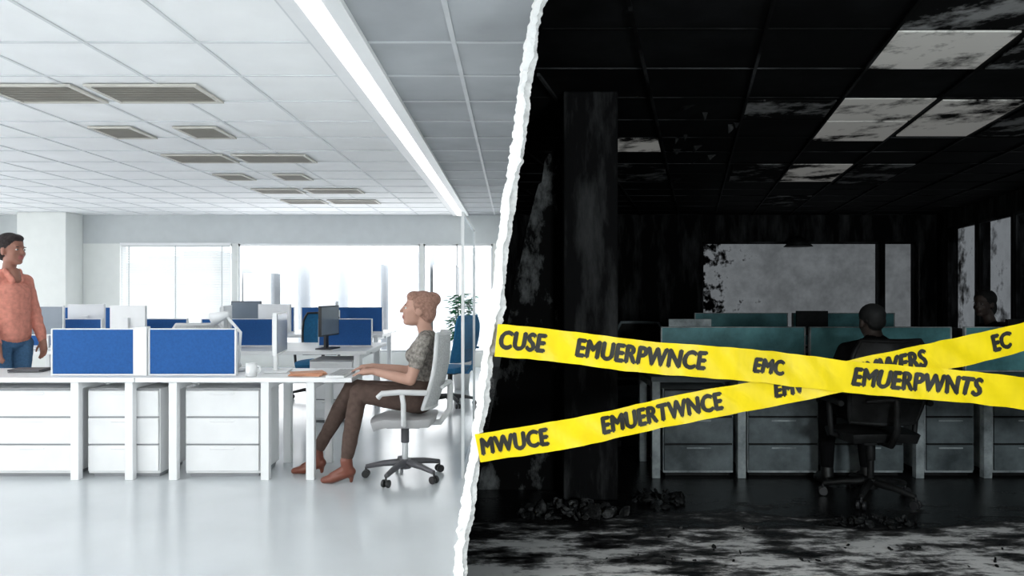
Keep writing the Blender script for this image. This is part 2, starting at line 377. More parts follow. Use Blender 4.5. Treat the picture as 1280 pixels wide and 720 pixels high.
bench('office_desk', -4.75, -2.74, YD, YD+.62, [-4.6, -3.185, -2.79], 'white', 'white')
bench('office_desk', -2.735, -1.16, YD, YD+.62, [-2.47, -1.80, -1.47], 'white', 'white')
for a_, b_ in ((-4.50, -3.86), (-3.83, -3.24), (-3.13, -2.60), (-2.41, -1.86)):
    pedestal('drawer_cabinet', a_, b_, YD+.085, YD+.53, .655, 'white', 'whites', 'seam')
for a_, b_ in ((-3.41, -2.79), (-2.69, -2.04)): screen_panel('desk_privacy_screen', a_, b_, YD+.12, .752, 1.10, 'blue', 'white')
o = Obj('desk_screen_post'); o.box(-2.785, -2.695, YD+.09, YD+.15, .752, 1.115, 'white'); o.done(bevel=.004)
# second and third rows
bench('office_desk', -5.6, -3.55, 7.4, 8.6, [-5.5, -3.65], 'white', 'white'); bench('office_desk', -3.5, -1.5, 7.4, 8.6, [-3.4, -1.6], 'white', 'white')
for a_, b_ in ((-5.5, -4.55), (-4.45, -3.6), (-3.45, -2.65), (-2.15, -1.55)): screen_panel('desk_privacy_screen', a_, b_, 8.0, .752, 1.06, 'blue', 'white')
pedestal('drawer_cabinet', -2.1, -1.65, 7.45, 7.95, .65, 'white', 'whites', 'seam')
bench('office_desk', -7.0, -4.5, 10, 11.2, [-6.9, -4.6], 'white', 'white'); bench('office_desk', -4.4, -1.8, 10, 11.2, [-4.3, -1.9], 'white', 'white')
for a_, b_ in ((-6.9, -5.7), (-4.3, -3.2), (-3.1, -1.9)): screen_panel('desk_privacy_screen', a_, b_, 10.6, .752, 1.12, 'blue', 'white')
def monitor(loc, rz, w=.52, h=.32, z=.752, back='white', scr='screen', lift=.14):
    o = Obj('computer_monitor'); o.box(-w/2, w/2, -.012, .02, lift, lift+h, back); o.box(-w/2+.012, w/2-.012, -.015, -.011, lift+.015, lift+h-.012, scr)
    o.box(-.03, .03, .02, .05, .01, lift+h*.6, back); o.box(-.12, .12, -.07, .10, 0, .012, back); o.done((loc[0], loc[1], z), rz, bevel=.003)
monitor((-1.80, 5.60, 0), math.radians(97), .42)
for x, y, r, bk in ((-5.0, 7.70, 0, 'white'), (-4.1, 7.70, 170, 'white'), (-3.05, 7.68, -80, 'white'), (-1.95, 7.68, 78, 'black'), (-4.9, 8.3, 180, 'white'), (-2.75, 8.35, 165, 'white'), (-3.8, 10.3, 5, 'dgrey'), (-2.5, 10.25, -75, 'white')):
    monitor((x, y, 0), math.radians(r), back=bk, w=.42)
def keyboard(x, y, rz, m='white', k='cgrey'):
    o = Obj('keyboard'); o.box(-.2, .2, -.065, .065, 0, .014, m)
    for i in range(14):
        for j in range(4): o.box(-.185+i*.0268, -.185+i*.0268+.021, -.052+j*.027, -.052+j*.027+.021, .014, .02, k)
    o.done((x, y, .752), rz)
keyboard(-1.28, 5.40, math.radians(90))
def papers(x, y, m='paper', n=4, nm='paper_stack'):
    o = Obj(nm)
    for i in range(n):
        a_ = random.uniform(-.5, .5); c, s_ = math.cos(a_), math.sin(a_); q = [(x+c*u-s_*v, y+s_*u+c*v) for u, v in ((-.12, -.08), (.12, -.08), (.12, .08), (-.12, .08))]
        o.prism([(*p, .752+i*.008) for p in q], [(*p, .759+i*.008) for p in q], m)
    o.done()
papers(-1.52, 5.36, 'wood', 3, 'folder'); papers(-3.75, 5.6, 'dgrey', 3, 'folder'); papers(-3.2, 5.65)
o = Obj('coffee_mug'); 
o.tube([(0, 0, 0), (0, 0, .095)], .04, 'white', 20); o.tube([(.038, 0, .075), (.065, 0, .07), (.068, 0, .04), (.04, 0, .02)], .006, 'white', 8); o.done((-1.92, 5.30, .752))
o = Obj('desk_lamp'); o.tube([(0, 0, 0), (0, 0, .02)], .07, 'white', 20); o.tube([(0, 0, .02), (.02, 0, .3), (-.10, 0, .44)], .012, 'white'); o.tube([(-.07, 0, .45), (-.20, 0, .40)], .04, 'white', 14, rs=[.02, .055]); o.done((-2.15, 5.65, .752))

def office_chair(name, loc, rz, seatm, backm, frame, base, arm=True, hd=.49, top_h=.50):
    o = Obj(name)
    n = 9; g = []
    for a_ in range(n):
        row = []
        for b_ in range(n):
            u = -1+2*a_/(n-1); v = -1+2*b_/(n-1)
            k = (1-.12*(u*v)**2); x = .245*u*k; y = .24*v*k
            z = hd-.012-(.03*max(0, v-.6)/.4)-.012*(u*u)
            row.append((x, y, z))
        g.append(row)
    top = [[o.bm.verts.new(p) for p in r] for r in g]; bot = [[o.bm.verts.new((p[0]*.93, p[1]*.93, p[2]-.06)) for p in r] for r in g]
    for a_ in range(n-1):
        for b_ in range(n-1):
            o.face([top[a_][b_], top[a_+1][b_], top[a_+1][b_+1], top[a_][b_+1]], seatm, True); o.face([bot[a_][b_], bot[a_][b_+1], bot[a_+1][b_+1], bot[a_+1][b_]], seatm, True)
    rim = [(a_, 0) for a_ in range(n)]+[(n-1, b_) for b_ in range(1, n)]+[(a_, n-1) for a_ in range(n-2, -1, -1)]+[(0, b_) for b_ in range(n-2, 0, -1)]
    for i_ in range(len(rim)):
        a1 = rim[i_]; a2 = rim[(i_+1) % len(rim)]
        o.face([top[a1[0]][a1[1]], bot[a1[0]][a1[1]], bot[a2[0]][a2[1]], top[a2[0]][a2[1]]], seatm, True)
    def bp(u, v): # u -1..1, v 0..1
        w = .21+.035*math.sin(v*math.pi*.9)
        if v > .85: w -= (v-.85)*.25
        y = -.235-.10*v-.03*math.sin(v*math.pi*1.0)+.075*u*u+.01
        return V((w*u, y, hd+.05+(top_h+.03)*v))
    nu, nv = 9, 12; G = [[o.bm.verts.new(bp(-1+2*i/(nu-1), j/(nv-1))) for i in range(nu)] for j in range(nv)]
    G2 = [[o.bm.verts.new(bp(-1+2*i/(nu-1), j/(nv-1))+V((0, -.012, 0))) for i in range(nu)] for j in range(nv)]
    for j in range(nv-1):
        for i in range(nu-1):
            o.face([G[j][i], G[j][i+1], G[j+1][i+1], G[j+1][i]], backm, True); o.face([G2[j][i], G2[j+1][i], G2[j+1][i+1], G2[j][i+1]], backm, True)
    loop = [bp(-1+2*i/8, 0) for i in range(9)]+[bp(1, j/11) for j in range(1, 12)]+[bp(1-2*i/8, 1) for i in range(1, 9)]+[bp(-1, 1-j/11) for j in range(1, 11)]
    o.tube([p+V((0, -.005, 0)) for p in loop], .016, frame, 8, closed=True)
    o.tube([(0, -.05, hd-.085), (0, -.26, hd-.08), (0, -.33, hd+.02), (0, -.335, hd+.22)], .022, frame)
    o.tube([(-.17, -.29, hd+.2), (0, -.335, hd+.22), (.17, -.29, hd+.2)], .014, frame)
    o.box(-.10, .10, -.12, .12, hd-.11, hd-.065, base)
    o.tube([(0, 0, hd-.1), (0, 0, .26)], .03, base, 14); o.tube([(0, 0, .28), (0, 0, .10)], .022, 'alu' if frame != 'bplast' else frame, 14)
    o.tube([(0, 0, .14), (0, 0, .07)], .045, base, 14)
    for k in range(5):
        a_ = 2*math.pi*k/5+.3; d = V((math.cos(a_), math.sin(a_), 0)); t = V((-d.y, d.x, 0))
        o.tube([d*.03+V((0, 0, .115)), d*.16+V((0, 0, .105)), d*.29+V((0, 0, .08))], .02, base, 8, rs=[.028, .023, .017])
        for sg in (-1, 1):
            c = d*.29+t*.018*sg+V((0, 0, .029)); o.tube([c-t*.010, c+t*.010], .028, 'black', 14)
        o.tube([d*.29+V((0, 0, .08)), d*.29+V((0, 0, .04))], .008, 'black', 8)
    if arm:
        for sg in (-1, 1):
            o.tube([(sg*.18, -.02, hd-.075), (sg*.275, -.03, hd-.05), (sg*.285, -.03, hd+.10), (sg*.285, -.02, hd+.165)], .018, frame)
            o.tube([(sg*.285, -.20, hd+.175), (sg*.285, 0, hd+.18), (sg*.285, .12, hd+.17), (sg*.28, .15, hd+.14)], .02, frame)
    return o.done(loc, rz, bevel=.004)
office_chair('office_chair', (-.79, 5.32, 0), math.radians(90), 'cgrey', 'meshw', 'lgrey', 'dgrey')
office_chair('office_chair', (-.74, 8.6, 0), math.radians(60), 'bluec', 'bluec', 'bluec', 'black', False)
office_chair('office_chair', (-2.5, 9.2, 0), math.radians(180), 'bluec', 'bluec', 'black', 'black')
office_chair('office_chair', (-2.9, 6.8, 0), math.radians(10), 'cgrey', 'meshw', 'lgrey', 'dgrey')
# plant
o = Obj('potted_plant'); o.tube([(0, 0, 0), (0, 0, .4)], .15, 'pot', 20, rs=[.10, .14]); o.tube([(0, 0, .38), (0, 0, .405)], .12, 'soil', 16)
for i in range(330):
    a_ = random.uniform(0, 6.28); r = random.uniform(.01, .17); z = random.uniform(.65, 1.32); c = V((math.cos(a_)*r, math.sin(a_)*r, z))
    if i % 15 == 0: o.tube([(0, 0, .4), c*.5+V((0, 0, .3)), c], .006, 'leaf', 6)
    d = V((math.cos(a_), math.sin(a_), random.uniform(-.3, .5))).normalized(); t = d.cross(V((0, 0, 1))).normalized(); w = .042; L = .11
    o.poly([c, c+d*L*.4+t*w, c+d*L-V((0, 0, .03)), c+d*L*.4-t*w], 'leaf')
o.done((-.70, 10.0, 0), recalc=False)

# burnt side furniture
bench('burnt_desk', 1.02, 3.45, YD+.05, YD+.67, [1.06, 1.69, 2.32, 3.0], 'bcab', 'bcabf')
bench('burnt_desk', 3.47, 5.2, YD+.05, YD+.67, [3.5, 4.4, 5.1], 'bcab', 'bcabf')
for a_, b_ in ((1.12, 1.64), (1.745, 2.27), (2.37, 2.9), (3.06, 3.42), (3.56, 4.1), (4.45, 5.0)):
    pedestal('burnt_drawer_cabinet', a_, b_, YD+.10, YD+.6, .655, 'bcabf', 'bcab', 'bplast')
for a_, b_ in ((1.15, 2.27), (2.30, 3.4), (3.5, 4.4)): screen_panel('burnt_desk_screen', a_, b_, YD+.36, .752, 1.10, 'teal', 'bcabf')
bench('burnt_desk', 2.0, 4.4, 7.6, 8.6, [2.1, 4.3], 'bcab', 'bcab')
for a_, b_ in ((2.05, 3.1), (3.15, 4.3)): screen_panel('burnt_desk_screen', a_, b_, 8.1, .752, 1.12, 'teal', 'bcabf')
for x, y, r, bk in ((1.42, 5.76, 180, 'bcabf'), (3.25, 7.8, 0, 'bplast'), (4.1, 5.76, 190, 'bplast')): monitor((x, y, 0), math.radians(r), w=.34, back=bk, scr='bplast', h=.26)
office_chair('burnt_office_chair', (2.38, 4.78, 0), 0, 'bplast', 'bplast', 'bplast', 'bplast')
office_chair('burnt_office_chair', (4.35, 6.55, 0), math.radians(100), 'bplast', 'bplast', 'bplast', 'bplast')
office_chair('burnt_office_chair', (1.08, 6.6, 0), math.radians(150), 'bcab', 'bplast', 'bcab', 'bplast')
o = Obj('column_burnt'); o.box(.34, .70, 4.75, 5.2, 0, H-.001, 'charw'); o.done(bevel=.01)
# broken stub of scorched plaster wall between the divider and the column
o = Obj('wall_stub_burnt'); y = 5.0; prof = [(.0, 0), (.335, 0)]+[(.335-.30*i/14+.0, 2.45-.95*(i/14)**1.5+.10*noise.noise(V((i*.9, 3, 0)))) for i in range(15)]
prof = [(max(px_, dx(y, pz_)+.03), pz_) for px_, pz_ in prof]; prof[0] = (dx(y, 0)+.05, 0)
o.prism([(p[0], y, p[1]) for p in prof], [(p[0], y+.09, p[1]) for p in prof], 'plaster'); o.done()
# debris
def debris(x, y, rx_, ry_, h, n, m='ash', s=(.02, .09)):
    o = Obj('debris_pile')
    for i in range(n):
        r = math.sqrt(random.random()); a_ = random.uniform(0, 6.28); px, py = x+rx_*r*math.cos(a_), y+ry_*r*math.sin(a_)
        q = random.uniform(*s); z = h*(1-r*r)*random.random()+q*.3
        mt = Matrix.Translation((px, py, z)) @ Matrix.Rotation(random.uniform(0, 6.28), 4, V((random.random(), random.random(), random.random()+.1)).normalized()) @ Matrix.Diagonal((q, q*random.uniform(.3, 1), q*random.uniform(.15, .6), 1))
        g = bmesh.ops.create_icosphere(o.bm, subdivisions=2, radius=1, matrix=mt); k = o.mi(m if random.random() < .6 else 'bplast')
        for v in g['verts']: v.co += V([random.uniform(-1, 1)*q*.12 for _ in range(3)]); v.co.z = max(v.co.z, .001)
        for f in {f for v in g['verts'] for f in v.link_faces}: f.material_index = k
    o.done()
debris(.36, 4.45, .34, .13, .07, 90, 'ash', (.01, .055)); debris(2.15, 4.28, .25, .09, .03, 50, 'bplast', (.01, .035)); debris(.98, 4.72, .18, .16, .05, 50, 'bplast', (.01, .05))
debris(1.2, 3.9, .9, .3, .01, 25, 'ash', (.006, .016)); debris(2.6, 3.75, 1.2, .2, .01, 30, 'bplast', (.008, .02))
o = Obj('hanging_lamp_burnt'); o.tube([(0, 0, 0), (0, 0, -.45)], .008, 'bplast'); o.tube([(0, 0, -.40), (0, 0, -.58)], .1, 'bplast', 16, rs=[.05, .24]); o.done((4.85, 12.2, H-.02))

# added fill light on a stand, unseen behind the viewer, brightening the burnt room
o = Obj('added_fill_stand'); fl = V((2.0, -1.4, 1.55))
for a_ in (0.3, 2.4, 4.5): o.tube([(fl.x, fl.y, .8), (fl.x+.45*math.cos(a_), fl.y+.45*math.sin(a_), .015)], .014, 'black', 8)
o.tube([(fl.x, fl.y, .75), (fl.x, fl.y, 1.38)], .016, 'black', 8); o.box(fl.x-.2, fl.x+.2, fl.y-.06, fl.y+.02, 1.38, 1.70, 'dgrey'); o.done(bevel=.005)
ld = bpy.data.lights.new('fill_light', 'AREA'); ld.shape = 'RECTANGLE'; ld.size = .8; ld.size_y = .5; ld.energy = 140; ld.color = (.88, .97, 1)
lo = bpy.data.objects.new('added_fill_light', ld); COL.objects.link(lo); lo.location = (2.0, -1.3, 1.55); lo.rotation_euler = (math.radians(98), 0, math.radians(-6))

# ------------------------------------------------------------------ tapes
def text_mesh(body, size):
    cu = bpy.data.curves.new('t', 'FONT'); cu.body = body; cu.size = size; cu.align_x = 'CENTER'; cu.align_y = 'CENTER'; cu.resolution_u = 3; cu.shear = .1; cu.space_character = 1.06
    ob = bpy.data.objects.new('t', cu); COL.objects.link(ob); bpy.context.view_layer.update()
    me = bpy.data.meshes.new_from_object(ob.evaluated_get(bpy.context.evaluated_depsgraph_get()))
    bpy.data.objects.remove(ob); return me
def tape(p0, p1, w, y, texts, ph, x_end, bend):
    sc = F/y; a = V(((p0[0]-640)/sc, 0, CH-(p0[1]-360)/sc)); b = V(((p1[0]-640)/sc, 0, CH-(p1[1]-360)/sc))
    d = (b-a).normalized(); n = V((-d.z, 0, d.x)); L = (x_end-a.x)/d.x
    def R(s, t, e=0):
        yy = y+.010*math.sin(s*5+ph)+.010*t/w*math.sin(s*11+ph*2)+.004*math.sin(s*37+t*40)-e
        tt = t+bend*math.sin(min(1, max(0, s/2.3))*math.pi)+.004*math.sin(s*7+ph)
        p = a+d*s+n*tt; return V((p.x, yy, p.z))
    o = Obj('caution_tape'); ns = int(L/.02); nt = 6
    g = [[o.bm.verts.new(R(L*i/ns, w*(-.5+j/nt)+(.003*noise.noise(V((i*.3, j*9, ph))) if j in (0, nt) else 0))) for j in range(nt+1)] for i in range(ns+1)]
    for i in range(ns):
        for j in range(nt): o.face([g[i][j], g[i+1][j], g[i+1][j+1], g[i][j+1]], 'yellow', True)
    for px, body, size in texts:
        me = text_mesh(body, size); s0 = ((px-640)/sc-a.x)/d.x
        for q, (ox, oy) in enumerate(((-.0055, 0), (-.003, .0025), (0, -.0025), (.003, .0025), (.0055, 0), (0, .0045), (0, -.0045))):
            tb = bmesh.new(); tb.from_mesh(me); bmesh.ops.subdivide_edges(tb, edges=[e for e in tb.edges if e.calc_length() > .03], cuts=2)
            bmesh.ops.triangulate(tb, faces=tb.faces[:])
            mp = {v: o.bm.verts.new(R(s0+v.co.x*.75+ox, v.co.y+oy, .0024+q*.0001)) for v in tb.verts}
            for f in tb.faces: o.face([mp[v] for v in f.verts], 'ink')
            tb.free()
    ob = o.done(recalc=False)
Z = .103
tape((620, 426), (1280, 492), .132, 2.955, [(652, 'CUSE', Z), (800, 'EMUERPWNCE', Z), (960, 'EMC', Z*.8), (1145, 'EMUERPWNTS', Z), (1330, 'EMUER', Z)], .4, 4.95, .0)
tape((597, 562), (1280, 421), .120, 2.985, [(642, 'MWUCE', Z*.95), (826, 'EMUERTWNCE', Z*.95), (985, 'EMV', Z*.8), (1112, 'EMWERS', Z*.95), (1252, 'EC', Z*.9)], 2.1, 4.95, -.012)

# ------------------------------------------------------------------ people
def nrm(v): return V(v).normalized()
class Person:
    def __init__(s, name, mats, lat): s.name = name; s.p = []; s.mats = mats; s.lat = nrm(lat); s.extra = []
    def cone(s, a, b, ra, rb, m, flat=None, fs=1.0): s.p.append(('c', V(a), V(b), ra, rb, nrm(flat) if flat is not None else None, fs, m))
    def ell(s, c, r, m, axes=None): s.p.append(('e', V(c), r, axes or Matrix.Identity(3), m))
    def hand(s, w, d, nrm_palm, side, m, curl=.5):
        d = nrm(d); n = nrm(nrm_palm); t = d.cross(n).normalized()*side
        s.cone(w, V(w)+d*.075, .024, .024, m, t, 1.55)
        for i, (off, L) in enumerate(((.030, .072), (.010, .080), (-.010, .074), (-.029, .058))):
            p0 = V(w)+d*.08+t*off; p1 = p0+(d-n*curl*.4).normalized()*L*.5; p2 = p1+(d-n*curl*1.3).normalized()*L*.5
            s.cone(p0, p1, .0095, .0085, m); s.cone(p1, p2, .0085, .007, m)
        p0 = V(w)+d*.025+t*.032; p1 = p0+(d*.7+t*.7-n*.2).normalized()*.042; p2 = p1+(d*.95+t*.2-n*.3).normalized()*.03
        s.cone(p0, p1, .013, .010, m); s.cone(p1, p2, .010, .008, m)
    def head(s, c, f, u, hair, k=1.0):
        c = V(c); f = nrm(f); u = V(u); u = (u-f*u.dot(f)).normalized(); r = f.cross(u).normalized()
        A = Matrix((r, f, u)).transposed(); P = lambda x, y, z: c+(r*x+f*y+u*z)*k
        K = lambda *q: tuple(v*k for v in q)
        s.ell(P(0, -.012, .035), K(.073, .092, .082), 0, A); s.ell(P(0, .026, -.02), K(.060, .064, .088), 0, A)
        s.ell(P(0, .054, -.083), K(.032, .030, .024), 0, A); s.ell(P(0, .016, -.062), K(.054, .062, .040), 0, A)
        s.cone(P(0, .088, .018), P(0, .106, -.018), .008*k, .012*k, 0); s.ell(P(0, .070, .028), K(.045, .020, .012), 0, A)
        s.ell(P(0, .086, -.046), K(.021, .011, .008), 7, A); s.ell(P(0, .084, -.059), K(.019, .011, .008), 7, A)
        for q in (-1, 1):
            s.ell(P(q*.073, -.008, -.008), K(.011, .020, .032), 0, A); s.ell(P(q*.034, .056, -.022), K(.024, .024, .026), 0, A)
            s.extra.append((P(q*.030, .078, .008), K(.013, .009, .0065), 5, A)); s.extra.append((P(q*.030, .0835, .008), K(.0065, .005, .0065), 6, A))
            s.extra.append((P(q*.031, .084, .028), K(.016, .005, .003), 6, A))
        for (x, y, z), rr in hair: s.ell(P(x, y, z), K(*rr), 4, A)
    def body(s, J, female=True, sleeve=.6, k=1.0, shoeh=.0, sw=1.55, bust=.06):
        L = s.lat; pe, wa, ch, nb = [V(J[q]) for q in ('pelvis', 'waist', 'chest', 'neck')]
        s.cone(pe, pe+(wa-pe)*.5, .118*k, .105*k, 2, L, 1.35); s.cone(pe+(wa-pe)*.4, wa, .105*k, .092*k, 1, L, 1.3)
        s.cone(wa, ch, .092*k, .110*k, 1, L, 1.3); s.cone(ch, nb-(nb-ch)*.25, .108*k, .062*k, 1, L, sw)
        s.cone(nb-(nb-ch)*.2, V(J['headbase']), .054*k, .050*k, 0)
        fwd = nrm(J['fwd'])
        if female:
            for q in (-1, 1): s.ell(ch+fwd*.075*k+L*q*.065*k-V((0, 0, .01)), (bust*k, bust*k, bust*1.1*k), 1)
        for q in ('l', 'r'):
            sh, el, wr = V(J['sh_'+q]), V(J['el_'+q]), V(J['wr_'+q])
            s.cone(nb-(nb-ch)*.3, sh, .056*k, .052*k, 1)
            mid = sh.lerp(el, sleeve) if sleeve < 1 else el
            s.cone(sh, mid, .054*k, .047*k, 1)
            if sleeve < 1: s.cone(mid, el, .041*k, .037*k, 0); s.cone(el, el.lerp(wr, .35), .038*k, .038*k, 0); s.cone(el.lerp(wr, .3), wr, .038*k, .025*k, 0)
            else: s.cone(el, el.lerp(wr, .35), .046*k, .045*k, 1); s.cone(el.lerp(wr, .3), el.lerp(wr, .93), .045*k, .034*k, 1); s.cone(el.lerp(wr, .9), wr, .027*k, .025*k, 0)
            hp, kn, an = V(J['hp_'+q]), V(J['kn_'+q]), V(J['an_'+q]); to = V(J['to_'+q])
            s.cone(hp, kn, .092*k, .062*k, 2); s.cone(kn, kn.lerp(an, .35), .060*k, .059*k, 2); s.cone(kn.lerp(an, .33), an.lerp(kn, .08), .059*k, .042*k, 2)
            fd = (to-an); fd.z = 0; fd.normalize(); gz = J['ground_'+q]; side = fd.cross(V((0, 0, 1)))
            s.cone(an, V((an.x, an.y, gz+.05+shoeh))-fd*.01, .043*k, .040*k, 3)
            heel = V((an.x, an.y, gz+.036+shoeh))-fd*.035; ball = an+fd*.10; ball.z = gz+.034; tip = V(to); tip.z = gz+.024
            s.cone(heel, ball, .034, .035, 3, side, 1.1); s.cone(ball, tip, .034, .023, 3, side, 1.25)
            s.cone(V((an.x, an.y, gz+.055+shoeh)), ball+V((0, 0, .015)), .036, .030, 3)
            if shoeh > 0.01: s.cone(heel-fd*.004, V((heel.x, heel.y, gz+.013)), .022, .013, 3)
    def build(s, vox=.0065, folds=.0):
        o = Obj(s.name+'_tmp')
        bm = o.bm; n = 18
        for q in s.p:
            if q[0] == 'c':
                _, a, b, ra, rb, fl, fs, m = q; ax = b-a; Lg = max(ax.length, 1e-5); ax = ax/Lg
                u = fl if fl is not None else ax.orthogonal(); u = (u-ax*u.dot(ax)).normalized(); v = ax.cross(u); rings = []
                for kk in range(1, 6): t = math.pi/2*kk/5; rings.append((a-ax*ra*math.cos(t), ra*math.sin(t)))
                for kk in range(0, 5): t = math.pi/2*kk/5; rings.append((b+ax*rb*math.sin(t), rb*math.cos(t)))
                R = [[bm.verts.new(c+(u*math.cos(w)*fs+v*math.sin(w))*r) for w in [2*math.pi*j/n for j in range(n)]] for c, r in rings]
                p0 = bm.verts.new(a-ax*ra); p1 = bm.verts.new(b+ax*rb)
                for i in range(len(R)-1):
                    for j in range(n): bm.faces.new([R[i][j], R[i][(j+1) % n], R[i+1][(j+1) % n], R[i+1][j]])
                for j in range(n): bm.faces.new([p0, R[0][(j+1) % n], R[0][j]]); bm.faces.new([p1, R[-1][j], R[-1][(j+1) % n]])
            else:
                _, c, r, A, m = q
                bmesh.ops.create_uvsphere(bm, u_segments=24, v_segments=16, radius=1, matrix=Matrix.Translation(c) @ A.to_4x4() @ Matrix.Diagonal((*r, 1)))
        o.mats = [bpy.data.materials[0]]; ob = o.done()
        md = ob.modifiers.new('r', 'REMESH'); md.mode = 'VOXEL'; md.voxel_size = vox; md.adaptivity = 0
        sm = ob.modifiers.new('s', 'SMOOTH'); sm.factor = .5; sm.iterations = 4
        bpy.context.view_layer.update()
        me = bpy.data.meshes.new_from_object(ob.evaluated_get(bpy.context.evaluated_depsgraph_get())); bpy.data.objects.remove(ob)
        nf = len(me.polygons); C = np.zeros(nf*3); me.polygons.foreach_get('center', C); C = C.reshape(-1, 3)
        best = np.full(nf, 1e9); mi = np.zeros(nf, int)
        for q in s.p:
            if q[0] == 'c':
                _, a, b, ra, rb, fl, fs, m = q; ax = b-a; Lg = max(ax.length, 1e-5); ax = ax/Lg
                u = fl if fl is not None else ax.orthogonal(); u = (u-ax*u.dot(ax)).normalized(); v = ax.cross(u)
                D = C-np.array(a); al = D@np.array(ax); pu = D@np.array(u)/fs; pv = D@np.array(v); t = np.clip(al/Lg, 0, 1)
                d = np.sqrt((al-t*Lg)**2+pu**2+pv**2)-(ra+(rb-ra)*t)
            else:
                _, c, r, A, m = q; D = (C-np.array(c))@np.array(A)/np.array(r); d = (np.sqrt((D**2).sum(1))-1)*min(r)
            k = d < best; best[k] = d[k]; mi[k] = m
        me.materials.clear()
        for m in s.mats: me.materials.append(m)
        me.polygons.foreach_set('material_index', mi.astype('i')); me.polygons.foreach_set('use_smooth', np.ones(nf, bool))
        bm = bmesh.new(); bm.from_mesh(me)
        if folds:   # cloth folds on clothing vertices only
            bm.normal_update()
            for v in bm.verts:
                if v.link_faces and all(f.material_index in (1, 2) for f in v.link_faces):
                    p = v.co; q = noise.noise(V((p.x*11, p.y*11, p.z*5)))+.6*noise.noise(V((p.x*7+p.z*16, p.y*9, p.z*16)))
                    v.co = p+v.normal*(q*folds+folds*.6)
        for c, r, m, A in s.extra:
            g = bmesh.ops.create_uvsphere(bm, u_segments=12, v_segments=8, radius=1, matrix=Matrix.Translation(c) @ A.to_4x4() @ Matrix.Diagonal((*r, 1)))
            for f in {f for v in g['verts'] for f in v.link_faces}: f.material_index = m; f.smooth = True
        bm.to_mesh(me); bm.free(); me.name = s.name
        o2 = bpy.data.objects.new(s.name, me); COL.objects.link(o2); return o2
eyew = mat('eye_white', (.62, .60, .57), .4); eyed = mat('eye_dark', (.02, .012, .01), .4)
def cloth(n, c, **k): return mat(n, c, .95, var=k.get('var', .15), scale=k.get('scale', 30), bump=.3, spec=.05)
# seated woman
mats = [mat('skin_tan', (.52, .30, .23), .55), cloth('patterned_blouse', (.26, .24, .22), var=.6, scale=45), cloth('brown_trousers', (.10, .07, .06)), mat('brown_boots', (.17, .05, .03), .4), mat('auburn_hair', (.34, .19, .145), .9, var=.3, scale=60, bump=.5), eyew, eyed, mat('lips_rose', (.42, .17, .14), .4)]
w = Person('woman_seated', mats, (0, 1, 0))
J = dict(pelvis=(-.675, 5.32, .60), waist=(-.66, 5.32, .76), chest=(-.645, 5.32, .92), neck=(-.625, 5.32, 1.075), headbase=(-.66, 5.32, 1.155), fwd=(-1, 0, 0),
         sh_l=(-.635, 5.15, 1.015), el_l=(-.72, 5.11, .745), wr_l=(-1.00, 5.19, .80), sh_r=(-.635, 5.49, 1.015), el_r=(-.78, 5.54, .76), wr_r=(-1.07, 5.50, .80),
         hp_l=(-.71, 5.23, .59), kn_l=(-1.11, 5.21, .64), an_l=(-1.19, 5.17, .16), to_l=(-1.35, 5.16, 0), hp_r=(-.71, 5.41, .59), kn_r=(-1.20, 5.40, .65), an_r=(-1.47, 5.43, .17), to_r=(-1.64, 5.42, 0), ground_l=0, ground_r=0)
w.body(J, sleeve=.6, k=1.03, shoeh=.045, bust=.052)
w.hand(J['wr_l'], (-1, .08, -.10), (0, 0, 1), 1, 0, .35); w.hand(J['wr_r'], (-1, -.1, -.10), (0, 0, 1), -1, 0, .35)
w.head((-.70, 5.32, 1.235), (-1, -.18, .12), (.05, 0, 1), [((0, -.034, .045), (.090, .096, .092)), ((0, -.070, -.005), (.080, .060, .082)), ((0, -.095, .085), (.055, .055, .05)), ((0, .022, .086), (.066, .060, .042))], 1.10)
w.build(folds=.006)
# standing woman
mats2 = [mat('skin_brown', (.30, .135, .095), .55), cloth('salmon_blouse', (.66, .27, .21)), cloth('blue_jeans', (.07, .15, .27), scale=60), mat('dark_shoes', (.03, .02, .02), .4), mat('black_hair', (.022, .015, .015), .8, var=.5, scale=50, bump=.8), eyew, eyed, mat('lips_dark', (.34, .10, .09), .4)]
f2 = nrm((1, -.3, 0)); l2 = nrm((.3, 1, 0)); c0 = V((-4.27, 6.12, 0))
pt = lambda f, l, z: c0+f2*f+l2*l+V((0, 0, z))
w = Person('woman_standing', mats2, l2)
J = dict(pelvis=pt(0, 0, .98), waist=pt(.0, 0, 1.17), chest=pt(-.01, 0, 1.37), neck=pt(-.02, 0, 1.555), headbase=pt(.01, 0, 1.64), fwd=f2,
         sh_l=pt(-.02, -.160, 1.465), el_l=pt(.00, -.205, 1.18), wr_l=pt(.12, -.20, .93), sh_r=pt(-.02, .160, 1.465), el_r=pt(.02, .205, 1.18), wr_r=pt(.14, .19, .94),
         hp_l=pt(0, -.09, .93), kn_l=pt(.01, -.10, .50), an_l=pt(-.01, -.11, .09), to_l=pt(.16, -.12, 0), hp_r=pt(0, .09, .93), kn_r=pt(.01, .10, .5), an_r=pt(-.01, .11, .09), to_r=pt(.16, .12, 0), ground_l=0, ground_r=0)
w.body(J, sleeve=1, k=1.0, sw=1.35, bust=.045)
